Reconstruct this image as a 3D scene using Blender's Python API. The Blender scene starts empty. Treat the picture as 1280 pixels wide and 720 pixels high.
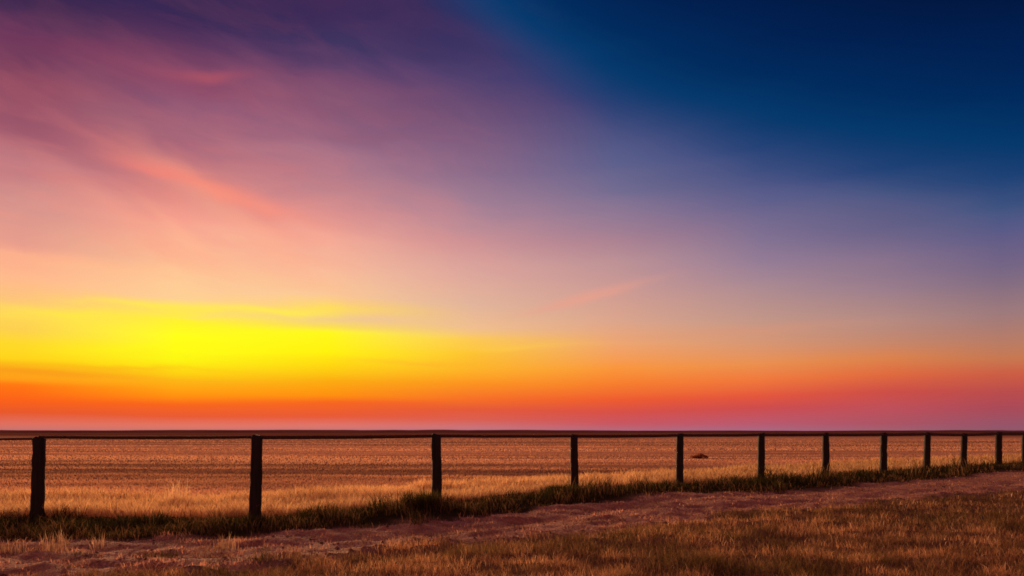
import bpy, math, random
import numpy as np
R = math.radians
rng = np.random.default_rng(11)
random.seed(5)
scene = bpy.context.scene
COL = scene.collection

# ------------------------------------------------------------------ camera frame numbers
FPX, HX, HY, CAM_H = 853.0, 640.0, 540.5, 1.25     # focal length in photo pixels, horizon row
def lin(c):
    c = np.asarray(c, float) / 255.0
    return np.where(c <= 0.04045, c / 12.92, ((c + 0.055) / 1.055) ** 2.4)
def gpt(px, py):
    y = FPX * CAM_H / (py - HY)
    return (px - HX) / FPX * y, y
def tag(o, label=None, cat=None, group=None, kind=None):
    if label: o['label'] = label
    if cat: o['category'] = cat
    if group: o['group'] = group
    if kind: o['kind'] = kind
    return o

# ------------------------------------------------------------------ noise
_T = rng.random((256, 256))
def vnoise(x, y):
    x = np.asarray(x, float); y = np.asarray(y, float)
    xi = np.floor(x).astype(int); yi = np.floor(y).astype(int)
    fx = x - xi; fy = y - yi
    fx = fx * fx * (3 - 2 * fx); fy = fy * fy * (3 - 2 * fy)
    a = _T[xi % 256, yi % 256]; b = _T[(xi + 1) % 256, yi % 256]
    c = _T[xi % 256, (yi + 1) % 256]; d = _T[(xi + 1) % 256, (yi + 1) % 256]
    return (a * (1 - fx) + b * fx) * (1 - fy) + (c * (1 - fx) + d * fx) * fy
def fbm(x, y, o=4):
    s = 0; a = 0.5; t = 0
    for k in range(o):
        s = s + a * vnoise(x * 2 ** k + 17.3 * k, y * 2 ** k + 5.1 * k); t += a; a *= 0.5
    return s / t
def sstep(a, b, x):
    t = np.clip((x - a) / (b - a), 0, 1)
    return t * t * (3 - 2 * t)

# ------------------------------------------------------------------ fence line in metres
# (x, y, height of the top above the ground, radius, lean)
FEN = [(-6.60 - 3.3, 9.1, 1.16, .075, .6)]
for px, py, top, r, lean in [(47.5, 654, 546.5, .078, 1.6), (319.5, 651.5, 544, .078, 1.7), (545, 633.5, 542.5, .083, 0.1),
                             (718, 616, 543, .083, -.5), (850, 607.5, 542.0, .085, .2), (952, 602, 541.3, .088, 0.3),
                             (1032, 597.5, 541.2, .092, .2), (1105, 591.5, 541.0, .097, -.2), (1159, 587, 540.4, .098, .3),
                             (1205, 584, 541.6, .10, 0), (1248, 581.5, 539.8, .11, .2), (1281, 579.2, 540, .10, 0)]:
    x, y = gpt(px, py)
    FEN.append((x, y, CAM_H - (top - HY) * y / FPX, r, lean))
x0, y0 = FEN[-1][:2]
FEN += [(x0 + 2.9, y0 + 1.5, 1.27, .1, 0), (x0 + 5.8, y0 + 2.9, 1.27, .1, 0.5)]
LINE = np.array([(-60, 8.0), (-25, 8.6)] + [(f[0], f[1]) for f in FEN] + [(60, 46.0), (200, 110.0), (1500, 700)])
def fdist(x, y):
    x = np.asarray(x, float); y = np.asarray(y, float)
    best = np.full(x.shape, 1e9); sgn = np.ones(x.shape)
    for (ax, ay), (bx, by) in zip(LINE[:-1], LINE[1:]):
        dx, dy = bx - ax, by - ay; L = dx * dx + dy * dy
        t = np.clip(((x - ax) * dx + (y - ay) * dy) / L, 0, 1)
        ex, ey = x - ax - t * dx, y - ay - t * dy
        d = np.hypot(ex, ey); cr = dx * (y - ay) - dy * (x - ax)
        m = d < best
        best = np.where(m, d, best); sgn = np.where(m, np.sign(cr), sgn)
    return best * sgn
def zones(x, y):
    d = fdist(x, y) + (fbm(x * 1.3, y * 1.3, 3) - .5) * .5
    near = -(1.55 + .5 * sstep(2, 8, x) + .12 * sstep(-2, -5, x)) + (fbm(x * .8, y * .8 + 30, 2) - .5) * .7
    far = -(3.3 + 1.3 * sstep(0, 6, x) + 1.2 * sstep(-1.5, -6, x)) + (fbm(x * .9 + 4, y * .9, 3) - .5) * 1.3
    path = sstep(near + .15, near - .15, d) * sstep(far - .3, far + .3, d)
    return d, near, far, path
def height(x, y):
    d = fdist(x, y)
    z = (fbm(x * .35, y * .35, 3) - .5) * .10 * sstep(40, 10, y)
    z = z + .07 * np.exp(-((d + .55) / .55) ** 2)                       # low bank under the fence
    z = z + (fbm(x * 2.2, y * 2.2, 3) - .5) * .05 * sstep(30, 12, y) * sstep(.5, -.5, d)
    on = sstep(-.9, -1.5, d) * sstep(26, 12, y)
    z = z + ((fbm(x * 4.2, y * 6.0, 2) - .5) * .075 + (fbm(x * 1.1, y * 3.2, 2) - .5) * .07) * on
    for rc in (-2.25, -3.7):
        z = z - .035 * np.exp(-((d - rc) / .22) ** 2) * sstep(35, 20, y)
    z = z * sstep(60, 25, np.abs(x))
    return z

# ------------------------------------------------------------------ material helpers
def mat(name):
    m = bpy.data.materials.new(name); m.use_nodes = True
    nt = m.node_tree; nt.nodes.clear()
    return m, nt
class N:
    """tiny node-tree writer"""
    def __init__(s, nt): s.nt = nt
    def n(s, typ, **kw):
        nd = s.nt.nodes.new(typ)
        for k, v in kw.items(): setattr(nd, k, v)
        return nd
    def put(s, sock, v):
        if isinstance(v, bpy.types.NodeSocket): s.nt.links.new(v, sock)
        elif v is not None: sock.default_value = v
    def m(s, op, a, b=None, c=None, clamp=False):
        nd = s.n('ShaderNodeMath', operation=op, use_clamp=clamp)
        for i, v in enumerate((a, b, c)):
            if v is not None: s.put(nd.inputs[i], v)
        return nd.outputs[0]
    def mix(s, f, a, b, blend='MIX'):
        nd = s.n('ShaderNodeMix', data_type='RGBA', blend_type=blend)
        s.put(nd.inputs[0], f); s.put(nd.inputs[6], a); s.put(nd.inputs[7], b)
        return nd.outputs[2]
    def ramp(s, f, stops, interp='LINEAR'):
        nd = s.n('ShaderNodeValToRGB'); cr = nd.color_ramp; cr.interpolation = interp
        while len(cr.elements) > 1: cr.elements.remove(cr.elements[-1])
        stops = sorted(stops, key=lambda t: t[0])
        cr.elements[0].position = stops[0][0]; cr.elements[0].color = (*stops[0][1][:3], 1)
        for p, c in stops[1:]:
            e = cr.elements.new(min(max(p, 0), 1)); e.color = (*c[:3], 1)
        s.put(nd.inputs[0], f)
        return nd.outputs[0]
    def noise(s, vec, scale, detail=4, rough=.55, dist=0):
        nd = s.n('ShaderNodeTexNoise'); s.put(nd.inputs['Vector'], vec)
        nd.inputs['Scale'].default_value = scale; nd.inputs['Detail'].default_value = detail
        nd.inputs['Roughness'].default_value = rough; nd.inputs['Distortion'].default_value = dist
        return nd.outputs[0]
    def comb(s, x, y, z=0.0):
        nd = s.n('ShaderNodeCombineXYZ')
        for i, v in enumerate((x, y, z)): s.put(nd.inputs[i], v)
        return nd.outputs[0]

# ------------------------------------------------------------------ world sky
def elev(px, py): return math.degrees(math.atan((HY - py) / FPX / math.sqrt(1 + ((px - HX) / FPX) ** 2)))
def azim(px): return math.degrees(math.atan((px - HX) / FPX))
ELM = 40.0
COLS = {
 30: [(0,(42,33,76)),(25,(62,40,82)),(50,(104,54,90)),(90,(122,63,93)),(150,(158,88,108)),(200,(186,120,130)),(260,(212,146,140)),(300,(230,156,140)),(318,(250,170,140)),(350,(255,186,140)),(375,(252,195,120)),(397,(254,212,85)),(412,(252,207,78)),(430,(255,216,40)),(450,(255,212,20)),(462,(250,165,20)),(473,(255,160,20)),(481,(255,115,10)),(500,(250,95,20)),(515,(230,85,40)),(530,(222,110,95)),(540,(190,115,115))],
 220: [(0,(40,36,80)),(20,(60,40,85)),(50,(92,52,92)),(80,(122,66,100)),(105,(142,74,104)),(130,(140,85,115)),(170,(166,100,120)),(200,(196,118,124)),(240,(225,137,130)),(280,(246,160,142)),(310,(253,185,147)),(340,(253,200,150)),(370,(252,206,148)),(384,(254,224,90)),(400,(255,242,35)),(420,(255,255,12)),(450,(250,245,0)),(465,(252,215,0)),(476,(250,180,5)),(495,(255,140,0)),(505,(246,95,20)),(520,(230,85,48)),(532,(222,115,100)),(540,(190,112,112))],
 410: [(0,(66,42,86)),(20,(62,42,88)),(60,(62,50,95)),(80,(96,64,105)),(100,(124,75,110)),(130,(135,85,115)),(160,(142,95,125)),(200,(170,115,135)),(240,(190,130,140)),(270,(222,145,142)),(300,(242,168,150)),(340,(248,190,156)),(370,(250,200,150)),(385,(254,215,95)),(400,(245,208,125)),(408,(250,220,80)),(416,(255,248,20)),(440,(255,240,0)),(465,(252,200,5)),(476,(250,170,5)),(495,(253,140,5)),(503,(246,98,25)),(520,(230,85,50)),(532,(220,116,108)),(540,(185,112,118))],
 590: [(0,(42,42,90)),(30,(52,47,96)),(60,(62,52,100)),(100,(76,62,110)),(130,(106,76,116)),(170,(126,91,126)),(220,(142,110,140)),(270,(168,130,150)),(300,(203,145,150)),(340,(220,165,156)),(380,(226,180,155)),(410,(240,190,142)),(425,(253,200,85)),(440,(253,195,50)),(460,(253,180,40)),(480,(252,145,30)),(500,(246,108,38)),(512,(228,88,55)),(525,(218,94,80)),(535,(202,115,122)),(540,(180,112,128))],
 770: [(0,(40,50,105)),(120,(54,64,118)),(150,(66,75,125)),(200,(92,95,140)),(240,(116,108,145)),(270,(145,120,148)),(300,(172,130,146)),(330,(190,146,150)),(365,(206,155,147)),(400,(220,165,140)),(430,(238,165,112)),(460,(250,150,60)),(480,(247,125,45)),(500,(238,90,47)),(515,(215,80,70)),(530,(200,86,96)),(540,(175,108,128))],
 950: [(0,(40,60,115)),(180,(46,70,125)),(210,(66,80,130)),(250,(95,95,140)),(290,(125,110,145)),(330,(150,125,150)),(360,(172,138,146)),(400,(195,150,135)),(430,(215,150,115)),(455,(234,144,80)),(475,(240,120,60)),(495,(228,86,60)),(510,(205,76,76)),(530,(185,90,110)),(540,(165,106,132))],
 1110: [(0,(38,62,118)),(205,(42,70,125)),(240,(70,85,130)),(280,(100,95,135)),(320,(130,110,140)),(360,(155,125,140)),(400,(180,138,130)),(430,(200,135,105)),(450,(220,130,76)),(470,(224,105,62)),(490,(205,78,70)),(510,(190,80,90)),(530,(172,84,100)),(540,(160,98,114))],
 1250: [(0,(36,64,118)),(220,(40,72,124)),(260,(66,85,130)),(290,(90,90,135)),(320,(112,98,134)),(350,(130,108,130)),(390,(158,122,124)),(430,(186,124,100)),(450,(200,120,80)),(470,(204,92,68)),(490,(186,76,76)),(510,(170,74,88)),(530,(152,84,104)),(540,(142,88,106))],
}
EDGE = [(450,-110),(510,-55),(575,-8),(632,42),(700,88),(760,122),(830,148),(920,174),(1010,193),(1140,212),(1280,226)]
# soft cirrus streaks: centre px,py ; half length, half width (deg) ; tilt (deg, + = rising to the right) ; colour ; strength
STREAKS = [(275,238,6.6,.75,-15,(246,138,120),.8),(175,285,5.5,.9,-30,(250,162,138),.36),(330,300,9,1.3,-32,(255,180,145),.35),
           (262,97,3.4,.42,9,(182,85,100),.5),(732,373,5.6,.38,12,(236,160,138),.62),(60,112,5,1.2,14,(150,76,98),.35),
           (120,330,9,.5,2,(255,190,140),.3),(330,386,7,.42,1,(255,240,60),.55),(95,391,6,.5,0,(255,238,50),.5),
           (470,401,4.2,.3,0,(240,195,150),.7),(60,465,7,.28,-2,(248,150,20),.5),(640,432,6,.35,0,(255,205,70),.35),
           (420,170,8,.5,5,(150,92,112),.25),(200,212,3.6,.42,-8,(246,130,118),.5),(330,258,3.4,.38,-9,(248,146,130),.4),(235,300,3.5,.45,-38,(255,178,145),.45),(50,220,5,.6,6,(205,115,120),.3),(90,60,6,.7,10,(122,56,92),.45),(30,316,6,.35,2,(253,178,140),.5),(400,300,5,.6,-25,(250,172,150),.3),(180,378,5,.28,2,(255,236,70),.5),(290,393,4,.22,3,(252,214,120),.4),(150,462,9,.22,-1,(250,180,15),.5),(520,452,6,.25,1,(255,176,40),.35),(250,440,8,.3,2,(255,255,0),.35),(930,415,10,.4,1,(222,150,120),.25)]
def build_world():
    w = bpy.data.worlds.new('World'); scene.world = w; w.use_nodes = True
    nt = w.node_tree; nt.nodes.clear(); g = N(nt)
    tc = g.n('ShaderNodeTexCoord'); sp = g.n('ShaderNodeSeparateXYZ')
    nt.links.new(tc.outputs['Generated'], sp.inputs[0])
    X, Y, Z = sp.outputs
    az = g.m('MULTIPLY', g.m('ARCTAN2', X, Y), 57.29578)
    el = g.m('MULTIPLY', g.m('ARCSINE', Z), 57.29578)
    # thin layered noise bends the bands as cloud layers do
    v1 = g.comb(g.m('MULTIPLY', az, .035), g.m('MULTIPLY', el, .30))
    n1 = g.m('SUBTRACT', g.noise(v1, 1.0, 5, .55, .4), .5)
    v2 = g.comb(g.m('MULTIPLY', az, .10), g.m('MULTIPLY', g.m('ADD', el, g.m('MULTIPLY', az, .12)), .22), 3.0)
    n2 = g.m('SUBTRACT', g.noise(v2, 1.0, 4, .55, .8), .5)
    k = g.m('MINIMUM', g.m('ADD', .15, g.m('MULTIPLY', el, .09)), 1.6)
    k1 = g.m('MULTIPLY', k, g.m('MULTIPLY', n1, 1.2))
    up = g.m('DIVIDE', g.m('SUBTRACT', el, 8.0), 10.0, clamp=True)
    left = g.m('DIVIDE', g.m('SUBTRACT', 5.0, az), 25.0, clamp=True)
    k2 = g.m('MULTIPLY', g.m('MULTIPLY', n2, 3.2), g.m('MULTIPLY', up, left))
    e2 = g.m('ADD', el, g.m('ADD', k1, k2))
    en = g.m('DIVIDE', e2, ELM, clamp=True)
    keys = sorted(COLS); prev = None; pa = None
    for px in keys:
        st = [(elev(px, py) / ELM, lin(c)) for py, c in COLS[px]]
        col = g.ramp(en, st)
        if prev is None: prev, pa = col, azim(px); continue
        f = g.m('DIVIDE', g.m('SUBTRACT', az, pa), azim(px) - pa, clamp=True)
        prev = g.mix(f, prev, col); pa = azim(px)
    veil = prev
    # veil edge: elevation of the boundary as a function of azimuth
    A0, A1 = -60.0, 90.0
    est = [(0.0, (75/90,) * 3), ((azim(440) - A0) / (A1 - A0), (50 / 90,) * 3)]
    for px, py in EDGE: est.append(((azim(px) - A0) / (A1 - A0), (elev(px, py) / 90,) * 3))
    est.append((1.0, (9 / 90,) * 3))
    edge = g.m('MULTIPLY', g.ramp(g.m('DIVIDE', g.m('SUBTRACT', az, A0), A1 - A0, clamp=True), est), 90.0)
    dd = g.m('SUBTRACT', g.m('ADD', el, g.m('MULTIPLY', n1, 1.6)), edge)       # >0: clear blue above the veil
    bl = g.ramp(g.m('DIVIDE', dd, 13.5, clamp=True), [(0, lin((24, 62, 114))), (.17, lin((4, 56, 108))), (.34, lin((0, 43, 94))), (.58, lin((0, 31, 80))), (.8, lin((1, 23, 64))), (1, lin((2, 18, 54)))])
    fm = g.n('ShaderNodeMapRange', interpolation_type='SMOOTHSTEP'); g.put(fm.inputs[0], dd)
    fm.inputs[1].default_value = -2.7; fm.inputs[2].default_value = 2.0
    sky = g.mix(fm.outputs[0], veil, bl)
    v3 = g.comb(g.m('MULTIPLY', g.m('ADD', az, g.m('MULTIPLY', el, .4)), .13), g.m('MULTIPLY', g.m('ADD', el, g.m('MULTIPLY', az, .10)), .42), 11.0)
    n3 = g.noise(v3, 1.0, 5, .55, .55)
    fade = g.m('SUBTRACT', 1.0, g.m('MULTIPLY', g.m('DIVIDE', g.m('SUBTRACT', el, 13.0), 13.0, clamp=True), .72))
    wisp = g.m('MULTIPLY', g.m('MULTIPLY', g.m('MULTIPLY', g.m('SUBTRACT', n3, .45, clamp=True), 1.5), fade), g.m('MULTIPLY', g.m('DIVIDE', g.m('SUBTRACT', el, 8.0), 6.0, clamp=True), left), clamp=True)
    wc = g.ramp(g.m('DIVIDE', el, ELM, clamp=True), [(.2, lin((255, 190, 140))), (.36, lin((248, 150, 130))), (.55, lin((226, 116, 116))), (.8, lin((150, 72, 104)))])
    sky = g.mix(wisp, sky, wc)
    for px, py, L, W, tilt, c, s in STREAKS:
        a0, e0 = azim(px), elev(px, py); ct, stt = math.cos(R(tilt)), math.sin(R(tilt))
        du = g.m('SUBTRACT', az, a0); dv = g.m('ADD', g.m('SUBTRACT', el, e0), g.m('ADD', g.m('MULTIPLY', n1, 1.3), g.m('MULTIPLY', n2, 1.6)))
        u = g.m('DIVIDE', g.m('ADD', g.m('MULTIPLY', du, ct), g.m('MULTIPLY', dv, stt)), L)
        v = g.m('DIVIDE', g.m('SUBTRACT', g.m('MULTIPLY', dv, ct), g.m('MULTIPLY', du, stt)), W)
        q = g.m('ADD', g.m('MULTIPLY', u, u), g.m('MULTIPLY', v, v))
        f = g.m('MULTIPLY', g.m('EXPONENT', g.m('MULTIPLY', q, -1.4)), g.m('MULTIPLY', s, g.m('ADD', 1.0, g.m('MULTIPLY', n2, 1.6))), clamp=True)
        sky = g.mix(f, sky, (*lin(c), 1))
    # the rest of the dusk dome: fades to the soft mauve of the eastern sky
    aaz = g.m('ABSOLUTE', g.m('ADD', az, 10.0))
    back = g.n('ShaderNodeMapRange', interpolation_type='SMOOTHSTEP'); g.put(back.inputs[0], aaz)
    back.inputs[1].default_value = 62; back.inputs[2].default_value = 120
    anti = g.ramp(g.m('DIVIDE', el, 90.0, clamp=True), [(0, lin((190, 115, 100))), (.12, lin((225, 138, 115))), (.3, lin((180, 118, 112))), (.6, lin((96, 74, 100))), (1, lin((44, 48, 90)))])
    sky = g.mix(back.outputs[0], sky, anti)
    bg = g.n('ShaderNodeBackground'); g.put(bg.inputs[0], sky); bg.inputs[1].default_value = 1.0
    nis = g.n('ShaderNodeTexSky', sky_type='NISHITA', sun_disc=False, sun_elevation=R(SUN_EL), sun_rotation=R(SUN_AZ), dust_density=2.0)
    b2 = g.n('ShaderNodeBackground'); g.put(b2.inputs[0], nis.outputs[0]); b2.inputs[1].default_value = 0.0003
    ad = g.n('ShaderNodeAddShader'); nt.links.new(bg.outputs[0], ad.inputs[0]); nt.links.new(b2.outputs[0], ad.inputs[1])
    out = g.n('ShaderNodeOutputWorld'); nt.links.new(ad.outputs[0], out.inputs[0])
SUN_EL, SUN_AZ = 8.0, -24.0
build_world()
sun = bpy.data.lights.new('sun', 'SUN'); so = bpy.data.objects.new('sun', sun); COL.objects.link(so)
sun.energy = 5.0; sun.color = (1.0, .54, .26); sun.angle = R(16)
so.rotation_euler = (R(90 - SUN_EL), 0, R(180 - SUN_AZ))

# ------------------------------------------------------------------ ground sheet
def geo(a, b, n): return list(a * (b / a) ** (np.arange(1, n + 1) / n))
ys = [-400, -100, -30, -10, -3, 0, 1.5, 3] + list(np.arange(3.6, 13, .085)) + geo(13, 60, 150) + geo(60, 6000, 60)
xr = geo(15, 6000, 44); xl = geo(9, 6000, 44)
xs = [-v for v in reversed(xl)] + list(np.arange(-9, 15, .085)) + xr
XS, YS = np.meshgrid(np.array(xs), np.array(ys))
ZS = height(XS, YS)
nY, nX = XS.shape
D, NE, FA, PA = zones(XS, YS)
def grid_mesh(name, mask=None, dz=0.0, col=None):
    verts = np.stack([XS, YS, ZS + dz], -1).reshape(-1, 3)
    j, i = np.meshgrid(np.arange(nY - 1), np.arange(nX - 1), indexing='ij')
    a = j * nX + i
    q = np.stack([a, a + 1, a + nX + 1, a + nX], -1).reshape(-1, 4)
    if mask is not None:
        mk = mask.reshape(-1)
        q = q[mk[q].mean(1) > .5]
        used, inv = np.unique(q, return_inverse=True)
        q = inv.reshape(-1, 4); verts = verts[used]
        if col is not None: col = col.reshape(-1, 3)[used]
    me = bpy.data.meshes.new(name)
    me.vertices.add(len(verts)); me.vertices.foreach_set('co', verts.astype(np.float32).ravel())
    me.loops.add(q.size); me.loops.foreach_set('vertex_index', q.astype(np.int32).ravel())
    me.polygons.add(len(q)); me.polygons.foreach_set('loop_start', np.arange(0, q.size, 4, dtype=np.int32))
    me.polygons.foreach_set('use_smooth', np.ones(len(q), bool))
    me.update(calc_edges=True)
    if col is not None:
        at = me.color_attributes.new('soil', 'FLOAT_COLOR', 'POINT')
        at.data.foreach_set('color', np.concatenate([col.reshape(-1, 3), np.ones((len(verts), 1))], 1).astype(np.float32).ravel())
    o = bpy.data.objects.new(name, me); COL.objects.link(o)
    return o
def c3(*v): return np.array(v)
STUB = c3(.58, .28, .16); GOLD = c3(.50, .25, .10); DARK = c3(.045, .032, .014); DRY = c3(.20, .105, .05); SOIL = c3(.34, .17, .12)
w = sstep(1.6, 2.6, D)[..., None]
base = GOLD * (1 - w) + STUB * w
w = sstep(.35, -.1, D)[..., None]; base = base * (1 - w) + DARK * w
w = sstep(NE + .3, NE - .1, D)[..., None]; base = base * (1 - w) + SOIL * w
w = sstep(FA + .2, FA - .4, D)[..., None]; base = base * (1 - w) + DRY * w
w = (sstep(150, 290, YS + .12 * XS + 60 * (fbm(XS * .004, YS * .004, 3) - .5)))[..., None]; base = base * (1 - w) + c3(.27, .095, .055) * w
ground = grid_mesh('ground', None, 0, base)
tag(ground, 'wide flat farmland ground running to the horizon', None, None, 'structure')
m, nt = mat('ground_soil'); g = N(nt)
geo_ = g.n('ShaderNodeNewGeometry'); sp = g.n('ShaderNodeSeparateXYZ'); nt.links.new(geo_.outputs['Position'], sp.inputs[0])
X, Y, Z = sp.outputs
at = g.n('ShaderNodeVertexColor', layer_name='soil')
def band(sx, sy, off, lo, hi, a, b, det=4):
    nn = g.noise(g.comb(g.m('MULTIPLY', X, sx), g.m('MULTIPLY', g.m('ADD', Y, g.m('MULTIPLY', X, .06)), sy), off), 1.0, det, .6, .3)
    mr = g.n('ShaderNodeMapRange'); g.put(mr.inputs[0], nn)
    for i, v in zip((1, 2, 3, 4), (lo, hi, a, b)): mr.inputs[i].default_value = v
    return mr.outputs[0]
b1 = band(.09, .75, 0, .35, .62, .74, 1.15); b2 = band(.02, .11, 4, .40, .58, .60, 1.18); b3 = band(.004, .016, 9, .38, .6, .75, 1.15)
b4 = band(1.5, 3.0, 2, .3, .7, .8, 1.2)
far_ = g.n('ShaderNodeMapRange'); g.put(far_.inputs[0], Y); far_.inputs[1].default_value = 9; far_.inputs[2].default_value = 18
bb = g.m('MULTIPLY', g.m('MULTIPLY', b1, b2), b3)
bb = g.m('ADD', 1.0, g.m('MULTIPLY', far_.outputs[0], g.m('SUBTRACT', bb, 1.0)))
bb = g.m('MULTIPLY', bb, b4)
fine = g.noise(geo_.outputs['Position'], 14, 6, .7)
bb = g.m('MULTIPLY', bb, g.m('ADD', .75, g.m('MULTIPLY', fine, .5)))
cm = g.n('ShaderNodeVectorMath', operation='SCALE'); nt.links.new(at.outputs[0], cm.inputs[0]); nt.links.new(bb, cm.inputs['Scale'])
bs = g.n('ShaderNodeBsdfDiffuse'); nt.links.new(cm.outputs[0], bs.inputs['Color'])
bp = g.n('ShaderNodeBump'); g.put(bp.inputs['Strength'], g.m('DIVIDE', 8.0, g.m('MAXIMUM', Y, 10.0))); bp.inputs['Distance'].default_value = .05
g.put(bp.inputs['Height'], g.m('ADD', g.noise(geo_.outputs['Position'], 9, 6, .65), g.m('MULTIPLY', g.noise(geo_.outputs['Position'], 1.8, 4, .6), 2.0)))
nt.links.new(bp.outputs[0], bs.inputs['Normal'])
out = g.n('ShaderNodeOutputMaterial'); nt.links.new(bs.outputs[0], out.inputs[0])
ground.data.materials.append(m)

pmask = (PA > .5) & (YS < 60) & (YS > 1) & (np.abs(XS) < 60)
path = grid_mesh('dirt_path', pmask, .006)
tag(path, 'worn pinkish dirt track running along the near side of the fence', None, None, 'structure')
m, nt = mat('path_dirt'); g = N(nt)
P = g.n('ShaderNodeNewGeometry').outputs['Position']
n1 = g.noise(P, 3.0, 6, .65, .3); n2 = g.noise(P, 22, 5, .7)
vo = g.n('ShaderNodeTexVoronoi'); g.put(vo.inputs['Vector'], P); vo.inputs['Scale'].default_value = 26; vo.inputs['Randomness'].default_value = 1
c = g.ramp(n1, [(.3, (.30, .11, .065)), (.48, (.52, .215, .135)), (.7, (.64, .31, .20))])
c = g.mix(g.m('MULTIPLY', g.m('LESS_THAN', vo.outputs[0], .2), .35), c, (.56, .28, .2, 1))
c = g.mix(g.m('MULTIPLY', g.m('SUBTRACT', .62, n2, clamp=True), 1.3), c, (.12, .06, .045, 1))
bs = g.n('ShaderNodeBsdfPrincipled'); g.put(bs.inputs['Base Color'], c); bs.inputs['Roughness'].default_value = .95; bs.inputs['Specular IOR Level'].default_value = .15
bp = g.n('ShaderNodeBump'); bp.inputs['Strength'].default_value = .9; bp.inputs['Distance'].default_value = .04
g.put(bp.inputs['Height'], g.m('ADD', g.m('MULTIPLY', n1, 2.5), g.m('ADD', n2, g.m('MULTIPLY', vo.outputs[0], -.8))))
nt.links.new(bp.outputs[0], bs.inputs['Normal'])
out = g.n('ShaderNodeOutputMaterial'); nt.links.new(bs.outputs[0], out.inputs[0])
path.data.materials.append(m)

# ------------------------------------------------------------------ far rise along the horizon
def far_rise():
    me = bpy.data.meshes.new('distant_hills'); V = []; F = []
    xsr = np.linspace(-3500, 3800, 260)
    prof = [(0, 0), (60, .55), (160, 1.0), (320, .9), (600, 0)]
    for i, x in enumerate(xsr):
        y = 2300 + 350 * (fbm(x * .0006, 3.3, 2) - .5) + .10 * x
        h = 5.0 + 5.5 * fbm(x * .0011, 1.7, 4) + 2.6 * fbm(x * .012, 8.2, 3)
        for dy, k in prof: V.append((x, y + dy, h * k - .3))
    np_ = len(prof)
    for i in range(len(xsr) - 1):
        for k in range(np_ - 1):
            a = i * np_ + k; F.append((a, a + np_, a + np_ + 1, a + 1))
    me.from_pydata(V, [], F); me.update()
    o = bpy.data.objects.new('distant_hills', me); COL.objects.link(o)
    m, nt = mat('far_rise'); g = N(nt); P = g.n('ShaderNodeNewGeometry').outputs['Position']
    c = g.ramp(g.noise(P, .004, 4), [(.35, (.16, .055, .042)), (.65, (.24, .09, .065))])
    bs = g.n('ShaderNodeBsdfPrincipled'); g.put(bs.inputs['Base Color'], c); bs.inputs['Roughness'].default_value = 1
    bs.inputs['Specular IOR Level'].default_value = 0
    nt.links.new(bs.outputs[0], g.n('ShaderNodeOutputMaterial').inputs[0]); me.materials.append(m)
    tag(o, 'low dark rise of land along the whole horizon', None, None, 'structure')
far_rise()

# ------------------------------------------------------------------ grass
def grass_mat(name, trans=.5):
    m, nt = mat(name); g = N(nt)
    at = g.n('ShaderNodeVertexColor', layer_name='tint')
    d = g.n('ShaderNodeBsdfDiffuse'); t = g.n('ShaderNodeBsdfTranslucent'); mx = g.n('ShaderNodeMixShader'); mx.inputs[0].default_value = trans
    nt.links.new(at.outputs[0], d.inputs[0]); nt.links.new(at.outputs[0], t.inputs[0])
    nt.links.new(d.outputs[0], mx.inputs[1]); nt.links.new(t.outputs[0], mx.inputs[2])
    nt.links.new(mx.outputs[0], g.n('ShaderNodeOutputMaterial').inputs[0])
    return m
GM = grass_mat('grass_blade')
def blades(name, x, y, z, h, w, lean, col, origin=None, parent=None):
    """one mesh of bent tapering blades: 5 verts, quad + tip triangle each"""
    n = len(x); a = rng.random(n) * 2 * math.pi; b = rng.random(n) * 2 * math.pi
    dx, dy = np.cos(a) * w / 2, np.sin(a) * w / 2
    lx, ly = np.cos(b) * lean * h, np.sin(b) * lean * h
    V = np.zeros((n, 5, 3))
    V[:, 0] = np.stack([x - dx, y - dy, z - .012], 1); V[:, 1] = np.stack([x + dx, y + dy, z - .012], 1)
    V[:, 2] = np.stack([x + lx * .35 + dx * .75, y + ly * .35 + dy * .75, z + h * .55], 1)
    V[:, 3] = np.stack([x + lx * .35 - dx * .75, y + ly * .35 - dy * .75, z + h * .55], 1)
    V[:, 4] = np.stack([x + lx, y + ly, z + h * (1 - .25 * lean)], 1)
    if origin is not None: V -= np.array(origin)
    k = np.arange(n)[:, None] * 5
    L = np.concatenate([k + np.array([[0, 1, 2, 3]]), k + np.array([[3, 2, 4]])], 1).astype(np.int32)
    st = np.stack([np.arange(n) * 7, np.arange(n) * 7 + 4], 1).astype(np.int32)
    me = bpy.data.meshes.new(name)
    me.vertices.add(n * 5); me.vertices.foreach_set('co', V.astype(np.float32).ravel())
    me.loops.add(n * 7); me.loops.foreach_set('vertex_index', L.ravel())
    me.polygons.add(n * 2); me.polygons.foreach_set('loop_start', st.ravel())
    me.update(calc_edges=True)
    at = me.color_attributes.new('tint', 'FLOAT_COLOR', 'POINT')
    cc = np.ones((n, 5, 4)); cc[:, :, :3] = col[:, None, :]
    at.data.foreach_set('color', cc.astype(np.float32).ravel())
    me.materials.append(GM)
    o = bpy.data.objects.new(name, me); COL.objects.link(o)
    if origin is not None: o.location = origin
    if parent is not None: o.parent = parent
    return o
def scatter(n, y0, y1, margin=2.5, p=2.0):
    """random ground points, thinning out with distance"""
    u = rng.random(n); y = 1 / (1 / y0 + u * (1 / y1 - 1 / y0)) if p == 2 else y0 * (y1 / y0) ** u
    x = (rng.random(n) * 2 - 1) * (y * .80 + margin)
    return x, y
def mixc(a, b, t): return a[None] * (1 - t[:, None]) + b[None] * t[:, None]
def jit(c, s=.25): return c * (1 + (rng.random((len(c), 1)) - .5) * 2 * s)

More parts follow.
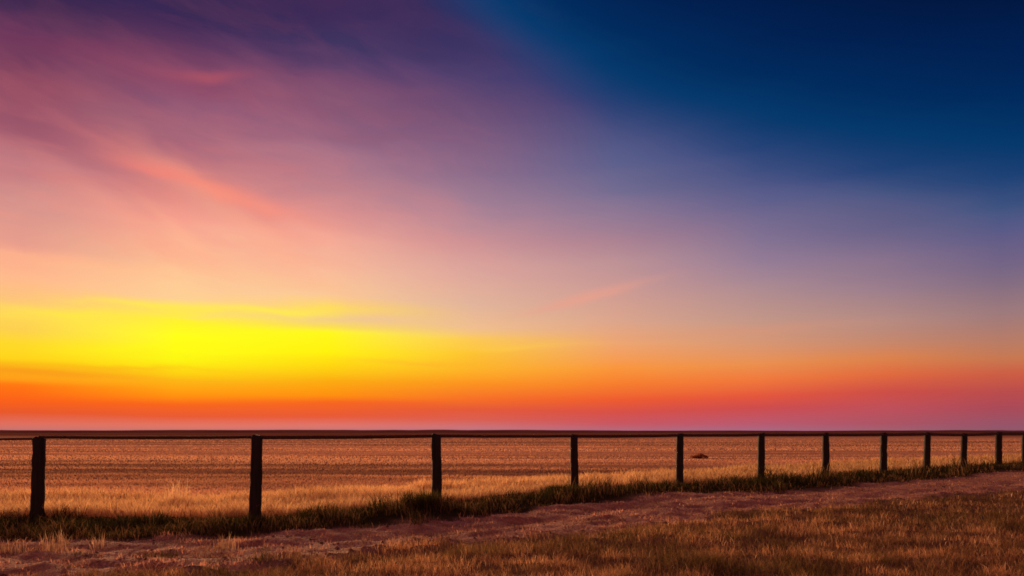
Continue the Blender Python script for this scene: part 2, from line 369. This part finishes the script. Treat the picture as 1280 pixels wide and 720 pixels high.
# dry grass in the foreground, thin on the track
x, y = scatter(400000, 4.6, 46)
d, ne, fa, pa = zones(x, y)
cl = fbm(x * 1.1, y * 1.1, 3); cl2 = fbm(x * 4 + 9, y * 4, 3)
side = (d < ne + .1)
cl3 = fbm(x * 2.0 + 50, y * 4.0, 3)
dens = np.where(pa > .3, .10 + .65 * sstep(.44, .60, cl2), .30 + .70 * sstep(.36, .6, cl2))
keep = side & (rng.random(len(x)) < dens)
x, y, d, pa, cl, cl2, cl3 = [v[keep] for v in (x, y, d, pa, cl, cl2, cl3)]
green = .85 * sstep(.50, .68, .6 * cl + .4 * fbm(x * 3.1 + 20, y * 3.1, 3) + .16 * (rng.random(len(x)) - .5)) * (pa < .4)
h = (.03 + .07 * rng.random(len(x)) ** 1.5) * (.7 + .9 * cl2) * np.where(pa > .3, .55, 1) * (1 + .5 * green)
straw = mixc(c3(.30, .145, .06), c3(.46, .24, .12), rng.random(len(x)))
straw = np.where((rng.random(len(x)) < .06)[:, None], c3(.62, .38, .22)[None], straw)
straw = np.where((pa > .3)[:, None], mixc(c3(.36, .16, .10), c3(.66, .34, .22), rng.random(len(x))), straw)
straw = np.where(((pa > .1) & (cl3 > .60) & (rng.random(len(x)) < .8))[:, None], mixc(c3(.05, .03, .016), c3(.13, .07, .04), rng.random(len(x))), straw)
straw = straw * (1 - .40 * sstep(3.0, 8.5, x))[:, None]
straw = np.where((rng.random(len(x)) < .035)[:, None], c3(.66, .42, .26)[None], straw)
grn = mixc(c3(.06, .05, .018), c3(.16, .09, .035), rng.random(len(x)))
col = jit(straw * (1 - green[:, None]) + grn * green[:, None], .5) * (.74 + .80 * sstep(.38, .62, fbm(x * 3.0 + 70, y * 3.0, 3)))[:, None]
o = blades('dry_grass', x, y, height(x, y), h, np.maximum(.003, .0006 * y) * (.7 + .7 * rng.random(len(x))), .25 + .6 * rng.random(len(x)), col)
tag(o, 'short dry brown grass with dark green clumps in front of the track', 'grass', None, 'stuff')

# green verge under the fence, its shade put into the blade colours
x, y = scatter(260000, 6.0, 60)
d, ne, fa, pa = zones(x, y)
ne = ne + (fbm(x * 2.4 + 60, y * 2.4, 3) - .5) * 1.3
e = rng.random(len(x))
keep = (d > ne + .1 + e * .2) & (d < .10 + .1 * e)
x, y, d, ne = [v[keep] for v in (x, y, d, ne)]
q = fbm(x * 1.7 + 3, y * 1.7, 3)
h = (.08 + .13 * rng.random(len(x))) * (.15 + 1.7 * q) * (1 + .9 * sstep(.6, .7, vnoise(x * 2.6, y * 2.6))) * sstep(ne - .2, ne + .8, d) * (1 - .5 * sstep(-.7, -.1, d)) * (.55 + .6 * sstep(.35, .6, fbm(x * .9 + 80, y * .9, 2)))
dk = mixc(c3(.026, .022, .009), c3(.058, .05, .018), rng.random(len(x)))
dr = mixc(c3(.10, .055, .02), c3(.30, .16, .08), rng.random(len(x)))
drm = (rng.random(len(x)) < np.where(d < ne + .7, .5, .05 + .45 * sstep(.48, .64, fbm(x * 2.3 + 40, y * 2.3, 3))))
col = jit(np.where(drm[:, None], dr, dk))
o = blades('verge_grass', x, y, height(x, y), h + .01, np.maximum(.005, .0009 * y) * (.7 + .7 * rng.random(len(x))), .2 + .6 * rng.random(len(x)), col)
tag(o, 'rough green grass, coloured dark as in shade, along the foot of the fence', 'grass', None, 'stuff')

# tall golden grass just beyond the fence
x, y = scatter(420000, 7.5, 60)
d, ne, fa, pa = zones(x, y)
wd = 2.9 + .5 * sstep(0, -6, x) + 1.6 * (fbm(x * .5, y * .5 + 7, 3) - .5) + 1.2 * sstep(0, 12, x)
keep = (d > .05) & (d < wd)
x, y, d, wd = [v[keep] for v in (x, y, d, wd)]
q = fbm(x * 1.2 + 8, y * 1.2, 3)
h = (.13 + .14 * rng.random(len(x))) * (.45 + 1.1 * q) * sstep(wd + .3, wd - .6, d)
gd = mixc(c3(.66, .37, .16), c3(.88, .58, .29), rng.random(len(x)))
gd = np.where((rng.random(len(x)) < .12)[:, None], c3(.28, .13, .05)[None], gd)
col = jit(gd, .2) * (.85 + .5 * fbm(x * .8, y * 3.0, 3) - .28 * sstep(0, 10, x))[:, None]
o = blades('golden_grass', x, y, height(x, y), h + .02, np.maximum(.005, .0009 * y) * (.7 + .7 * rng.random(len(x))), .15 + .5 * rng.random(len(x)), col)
tag(o, 'pale golden tall grass in a band behind the fence', 'grass', None, 'stuff')

# stubble of the open field
x, y = scatter(420000, 9.5, 140, p=2)
d = fdist(x, y)
row = vnoise(x * .05 + 2, (y + .06 * x) * 1.1)
row2 = fbm(x * .02, (y + .06 * x) * .16, 3)
keep = (d > 2.0) & (rng.random(len(x)) < .35 + .65 * sstep(.3, .6, row * .5 + row2 * .5))
x, y, d, row, row2 = [v[keep] for v in (x, y, d, row, row2)]
h = (.02 + .035 * rng.random(len(x))) * (.7 + .6 * row)
c_ = mixc(c3(.52, .25, .145), c3(.76, .41, .24), np.clip(rng.random(len(x)) * .35 + .1 + (row2 - .35) * 1.4, 0, 1))
col = jit(c_, .1) * (.56 + .62 * sstep(.30, .62, row * .35 + row2 * .45 + .2 * vnoise(x * .3, y * .8)))[:, None]
o = blades('field_stubble', x, y, height(x, y), h, np.maximum(.006, .0011 * y) * (.7 + .7 * rng.random(len(x))), .15 + .5 * rng.random(len(x)), col)
tag(o, 'brown stubble covering the open field beyond the golden grass', 'stubble', None, 'stuff')

# loose clods and small stones on the track
def clods():
    x, y = scatter(52000, 4.8, 34)
    d, ne, fa, pa = zones(x, y)
    k = (pa > .25) & (rng.random(len(x)) < .25 + .9 * sstep(.45, .65, fbm(x * 1.5, y * 3, 3)))
    x, y = x[k], y[k]; n = len(x); z = height(x, y)
    s = (.006 + .022 * rng.random(n) ** 4) * np.maximum(1, y / 12)
    base = np.array([(1, 0, 0), (.3, .95, 0), (-.8, .6, 0), (-.8, -.6, 0), (.3, -.95, 0), (.1, .05, .75)])
    V = base[None] * (1 + .35 * (rng.random((n, 6, 3)) - .5)); a = rng.random(n) * 6.28
    ca, sa = np.cos(a)[:, None], np.sin(a)[:, None]
    V = np.stack([V[:, :, 0] * ca - V[:, :, 1] * sa, V[:, :, 0] * sa + V[:, :, 1] * ca, V[:, :, 2]], -1) * s[:, None, None]
    V += np.stack([x, y, z + .004], 1)[:, None, :]
    T = np.array([[0, 1, 5], [1, 2, 5], [2, 3, 5], [3, 4, 5], [4, 0, 5]])
    L = (np.arange(n)[:, None, None] * 6 + T[None]).astype(np.int32)
    me = bpy.data.meshes.new('track_gravel')
    me.vertices.add(n * 6); me.vertices.foreach_set('co', V.astype(np.float32).ravel())
    me.loops.add(L.size); me.loops.foreach_set('vertex_index', L.ravel())
    me.polygons.add(n * 5); me.polygons.foreach_set('loop_start', np.arange(0, L.size, 3, dtype=np.int32)); me.update(calc_edges=True)
    m, nt = mat('clod'); g = N(nt); P = g.n('ShaderNodeNewGeometry')
    c = g.ramp(P.outputs['Random Per Island'], [(0, (.10, .045, .03)), (.5, (.36, .16, .11)), (1, (.62, .36, .27))])
    bs = g.n('ShaderNodeBsdfDiffuse'); g.put(bs.inputs[0], c); nt.links.new(bs.outputs[0], g.n('ShaderNodeOutputMaterial').inputs[0]); me.materials.append(m)
    o = bpy.data.objects.new('track_gravel', me); COL.objects.link(o)
    tag(o, 'loose clods and small stones scattered over the dirt track', 'gravel', None, 'stuff')
clods()

# ------------------------------------------------------------------ single plants
def weed(name, label, cat, px, py, H, Rr, n, ca, cb, heads=0, group=None, dist=None):
    X0, Y0 = gpt(px, py)
    z0 = float(height(np.array([X0]), np.array([Y0]))[0])
    rr = Rr * .95 * np.sqrt(rng.random(n)); a = rng.random(n) * 6.283
    x = X0 + rr * np.cos(a); y = Y0 + rr * np.sin(a)
    h = H * (.45 + .55 * rng.random(n))
    col = jit(mixc(np.array(ca), np.array(cb), rng.random(n)), .2)
    ww = np.maximum(.005, .0009 * Y0)
    root = bpy.data.objects.new(name, None); COL.objects.link(root); root.location = (X0, Y0, z0)
    tag(root, label, cat, group)
    o = blades('leaves', x, y, np.full(n, z0), h, ww * (.7 + .8 * rng.random(n)), .1 + .55 * rng.random(n) ** 2, col, origin=(X0, Y0, z0), parent=root)
    o.location = (0, 0, 0)
    if heads:                                   # seed heads: short spikelets round the stalk tops
        aa = rng.random(heads) * 6.283; L = H * (.6 + .65 * rng.random(heads))
        s = blades('seed_stalks', X0 + Rr * .7 * rng.random(heads) * np.cos(aa * 3), Y0 + Rr * .7 * rng.random(heads) * np.sin(aa * 3), np.full(heads, z0), L, np.full(heads, ww * .8), .05 + .4 * rng.random(heads) ** 2, jit(np.tile(np.array(cb) * 1.1, (heads, 1)), .15), origin=(X0, Y0, z0), parent=root)
        s.location = (0, 0, 0)
    return root
PALE = ((.34, .19, .10), (.58, .36, .22))
weed('grass_tuft', 'pale tall dry tuft with seed stalks in front of the leftmost post', 'grass tuft', 68, 690, .26, .17, 70, *PALE, heads=14, group='pale tufts by the track')
weed('grass_tuft', 'pale broken tuft with few stalks at the far left edge of the track', 'grass tuft', 10, 692, .20, .15, 50, *PALE, heads=8, group='pale tufts by the track')
weed('grass_tuft', 'thin pale tuft on the track edge halfway between the first and second posts', 'grass tuft', 124, 686, .2, .10, 24, *PALE, heads=6, group='pale tufts by the track')
weed('grass_tuft', 'pale tuft in front of the second post from the left', 'grass tuft', 284, 686, .17, .14, 40, *PALE, heads=8, group='pale tufts by the track')
weed('weed_clump', 'bushy dark green weed clump just left of the third post', 'weed', 526, 640, .34, .34, 620, (.03, .032, .01), (.10, .07, .02), group='dark weed clumps')
weed('weed_clump', 'low dark weed clump on the bare track below the third span', 'weed', 196, 699, .07, .20, 340, (.04, .03, .012), (.12, .07, .03), group='dark weed clumps')
weed('weed_clump', 'dark round weed mound growing around the foot of the fourth post', 'weed', 705, 620, .20, .38, 620, (.022, .026, .008), (.06, .06, .016), group='dark weed clumps')
weed('golden_tussock', 'tall pale golden tussock rising above the band behind the fence between the first two posts', 'tussock', 222, 636, .52, .22, 80, (.75, .48, .24), (.92, .66, .36), heads=26)

# ------------------------------------------------------------------ lone bush in the field
def bush():
    X0, Y0 = gpt(874, 573); root = bpy.data.objects.new('dry_bush', None); COL.objects.link(root); root.location = (X0, Y0, 0)
    tag(root, 'small dark brown bush alone in the open field between two posts', 'bush')
    n = 900; t = rng.random(n)
    x = (rng.random(n) - .5) * .80
    top = .13 + .17 * np.exp(-((x - .06) / .17) ** 2) - .25 * np.clip(np.abs(x) - .3, 0, 1)
    z = rng.random(n) ** .7 * np.clip(top, .02, 1); y = (rng.random(n) - .5) * .4
    col = jit(mixc(c3(.24, .07, .035), c3(.42, .14, .07), rng.random(n)))
    z = z * .8
    o = blades('foliage', x, y, z, np.full(n, .045), np.full(n, .022), rng.random(n) * 1.2, col, origin=(0, 0, 0), parent=root)
    k = 60; a = np.linspace(-.36, .36, k)
    s = blades('stem', a * .4, np.zeros(k), np.zeros(k), .12 + .1 * rng.random(k), np.full(k, .02), .6 * rng.random(k), np.tile(c3(.05, .025, .014), (k, 1)), origin=(0, 0, 0), parent=root)
bush()

# ------------------------------------------------------------------ fence
def wood(name, dark, light):
    m, nt = mat(name); g = N(nt); tcn = g.n('ShaderNodeTexCoord').outputs['Object']
    mp = g.n('ShaderNodeMapping'); nt.links.new(tcn, mp.inputs[0]); mp.inputs['Scale'].default_value = (30, 30, 2.5)
    oi = g.n('ShaderNodeObjectInfo')
    n1 = g.noise(mp.outputs[0], 1.0, 6, .65, .5); n2 = g.noise(tcn, 5, 4, .6)
    c = g.ramp(n1, [(.3, dark), (.62, light), (.8, tuple(min(1, v * 1.6) for v in light))])
    c = g.mix(g.m('MULTIPLY', n2, .5), c, (*dark, 1))
    bs = g.n('ShaderNodeBsdfPrincipled'); g.put(bs.inputs['Base Color'], c); bs.inputs['Roughness'].default_value = .85; bs.inputs['Specular IOR Level'].default_value = .25
    bp = g.n('ShaderNodeBump'); bp.inputs['Strength'].default_value = .6; bp.inputs['Distance'].default_value = .012
    g.put(bp.inputs['Height'], n1); nt.links.new(bp.outputs[0], bs.inputs['Normal'])
    nt.links.new(bs.outputs[0], g.n('ShaderNodeOutputMaterial').inputs[0])
    return m
WM = wood('weathered_post_wood', (.008, .006, .007), (.028, .018, .017))
RM = wood('weathered_rail_wood', (.03, .011, .009), (.10, .032, .024))
fx, fy = FEN[2][0], FEN[2][1]
fence = bpy.data.objects.new('wooden_fence', None); COL.objects.link(fence); fence.location = (fx, fy, 0)
tag(fence, 'long dark wooden post and rail fence curving away across the field edge', 'fence')
def tube(pts, rad, seg, cap=True, sq=0.0):
    """rings along pts (list of (centre, u, v)), slightly squared section"""
    V = []; F = []
    for (c, u, v), r in zip(pts, rad):
        for k in range(seg):
            a = 2 * math.pi * (k + .5) / seg
            q = 1 + sq * (abs(math.sin(2 * a)) - .5)
            V.append(tuple(c[i] + (u[i] * math.cos(a) + v[i] * math.sin(a)) * r * q for i in range(3)))
    for j in range(len(pts) - 1):
        for k in range(seg):
            F.append((j * seg + k, j * seg + (k + 1) % seg, (j + 1) * seg + (k + 1) % seg, (j + 1) * seg + k))
    F.append(tuple(range(seg))[::-1]); F.append(tuple((len(pts) - 1) * seg + k for k in range(seg)))
    return V, F
def link_mesh(name, V, F, m, parent, loc):
    me = bpy.data.meshes.new(name); me.from_pydata(V, [], F); me.materials.append(m)
    for p in me.polygons[:-2]: p.use_smooth = True
    me.update(); o = bpy.data.objects.new(name, me); COL.objects.link(o); o.parent = parent; o.location = loc
    return o
tops = []
for i, (x, y, H, r, lean) in enumerate(FEN):
    z0 = float(height(np.array([x]), np.array([y]))[0]); rr = random.Random(i * 7 + 1)
    nr = 15; pts = []; rad = []
    bx, by = rr.uniform(-.012, .012), rr.uniform(-.012, .012)
    for j in range(nr):
        t = j / (nr - 1); z = -.35 + t * (H - z0 + .35)
        dx = math.tan(R(lean)) * (z - .5) + bx * math.sin(t * 3.1)
        pts.append(((dx + .15 * r * (vnoise(i * 3.3, t * 6) - .5), by * math.sin(t * 3), z), (1, 0, 0), (0, 1, 0)))
        rad.append(r * (1.06 - .13 * t) * (1 + .07 * (rr.random() - .5)))
    rad[-2] = rad[-3] * .99; zt = pts[-1][0][2]
    pts[-2] = ((pts[-2][0][0], pts[-2][0][1], zt - .018), *pts[-2][1:]); rad[-1] = rad[-2] * .72
    V, F = tube(pts, rad, 14, sq=.12)
    # weather the sides and the sawn top
    V = [(vx + .006 * math.sin(vz * 23 + vy * 90 + i), vy + .006 * math.sin(vz * 17 + vx * 80 + i * 2), vz + (.010 * math.sin(vx * 40 + i) if vz > zt - .03 else 0)) for vx, vy, vz in V]
    p = link_mesh('post', V, F, WM, fence, (x - fx, y - fy, z0))
    tops.append((x + math.tan(R(lean)) * (H - .5), y, H, r))
def rail(a, b, rad_, drop_a, drop_b, sag, seed):
    rr = random.Random(seed)
    ax, ay, aH, ar = a; bx, by, bH, br = b
    L = math.hypot(bx - ax, by - ay); ux, uy = (bx - ax) / L, (by - ay) / L
    nx, ny = -uy, ux                                       # towards the field
    off = 0.0
    n = 14; pts = []; rad = []
    ox, oy, oz = ax, ay, aH
    for j in range(n):
        t = j / (n - 1); s = t * (L + .0)
        z = (aH - drop_a) * (1 - t) + (bH - drop_b) * t - sag * 4 * t * (1 - t) + .006 * (vnoise(seed * 1.7, t * 7) - .5)
        pts.append(((ax + ux * s + nx * off - ox, ay + uy * s + ny * off - oy, z - oz), (nx, ny, 0), (0, 0, 1)))
        rad.append(rad_ * (1 + .10 * (rr.random() - .5)))
    V, F = tube(pts, rad, 10, sq=.15)
    link_mesh('rail', V, F, RM, fence, (ox - fx, oy - fy, oz))
RR = [.017, .023, .028, .029, .036, .036, .04, .046, .05, .052, .055, .06, .06, .06]
for i in range(len(tops) - 1):
    r = RR[min(i, len(RR) - 1)]
    d = r + .004
    rail(tops[i], tops[i + 1], r, d - (.03 if i in (0, 1) else 0) * (1 if i == 1 else 0), d, .004 + .006 * random.random(), i + 3)

# ------------------------------------------------------------------ camera and render settings
cam = bpy.data.cameras.new('camera'); co = bpy.data.objects.new('camera', cam); COL.objects.link(co)
cam.sensor_width = 36; cam.lens = FPX / 1280 * 36; cam.shift_y = (HY - 360) / 1280
co.location = (0, 0, CAM_H); co.rotation_euler = (R(90), 0, 0)
cam.clip_start = .05; cam.clip_end = 20000
scene.camera = co
vs = scene.view_settings; vs.view_transform = 'Standard'; vs.look = 'None'; vs.exposure = 0; vs.gamma = 1
scene.render.engine = 'CYCLES'
scene.cycles.use_denoising = True
scene.cycles.max_bounces = 6; scene.cycles.sample_clamp_indirect = 2.0; scene.cycles.sample_clamp_direct = 6.0
scene.cycles.filter_width = 1.7
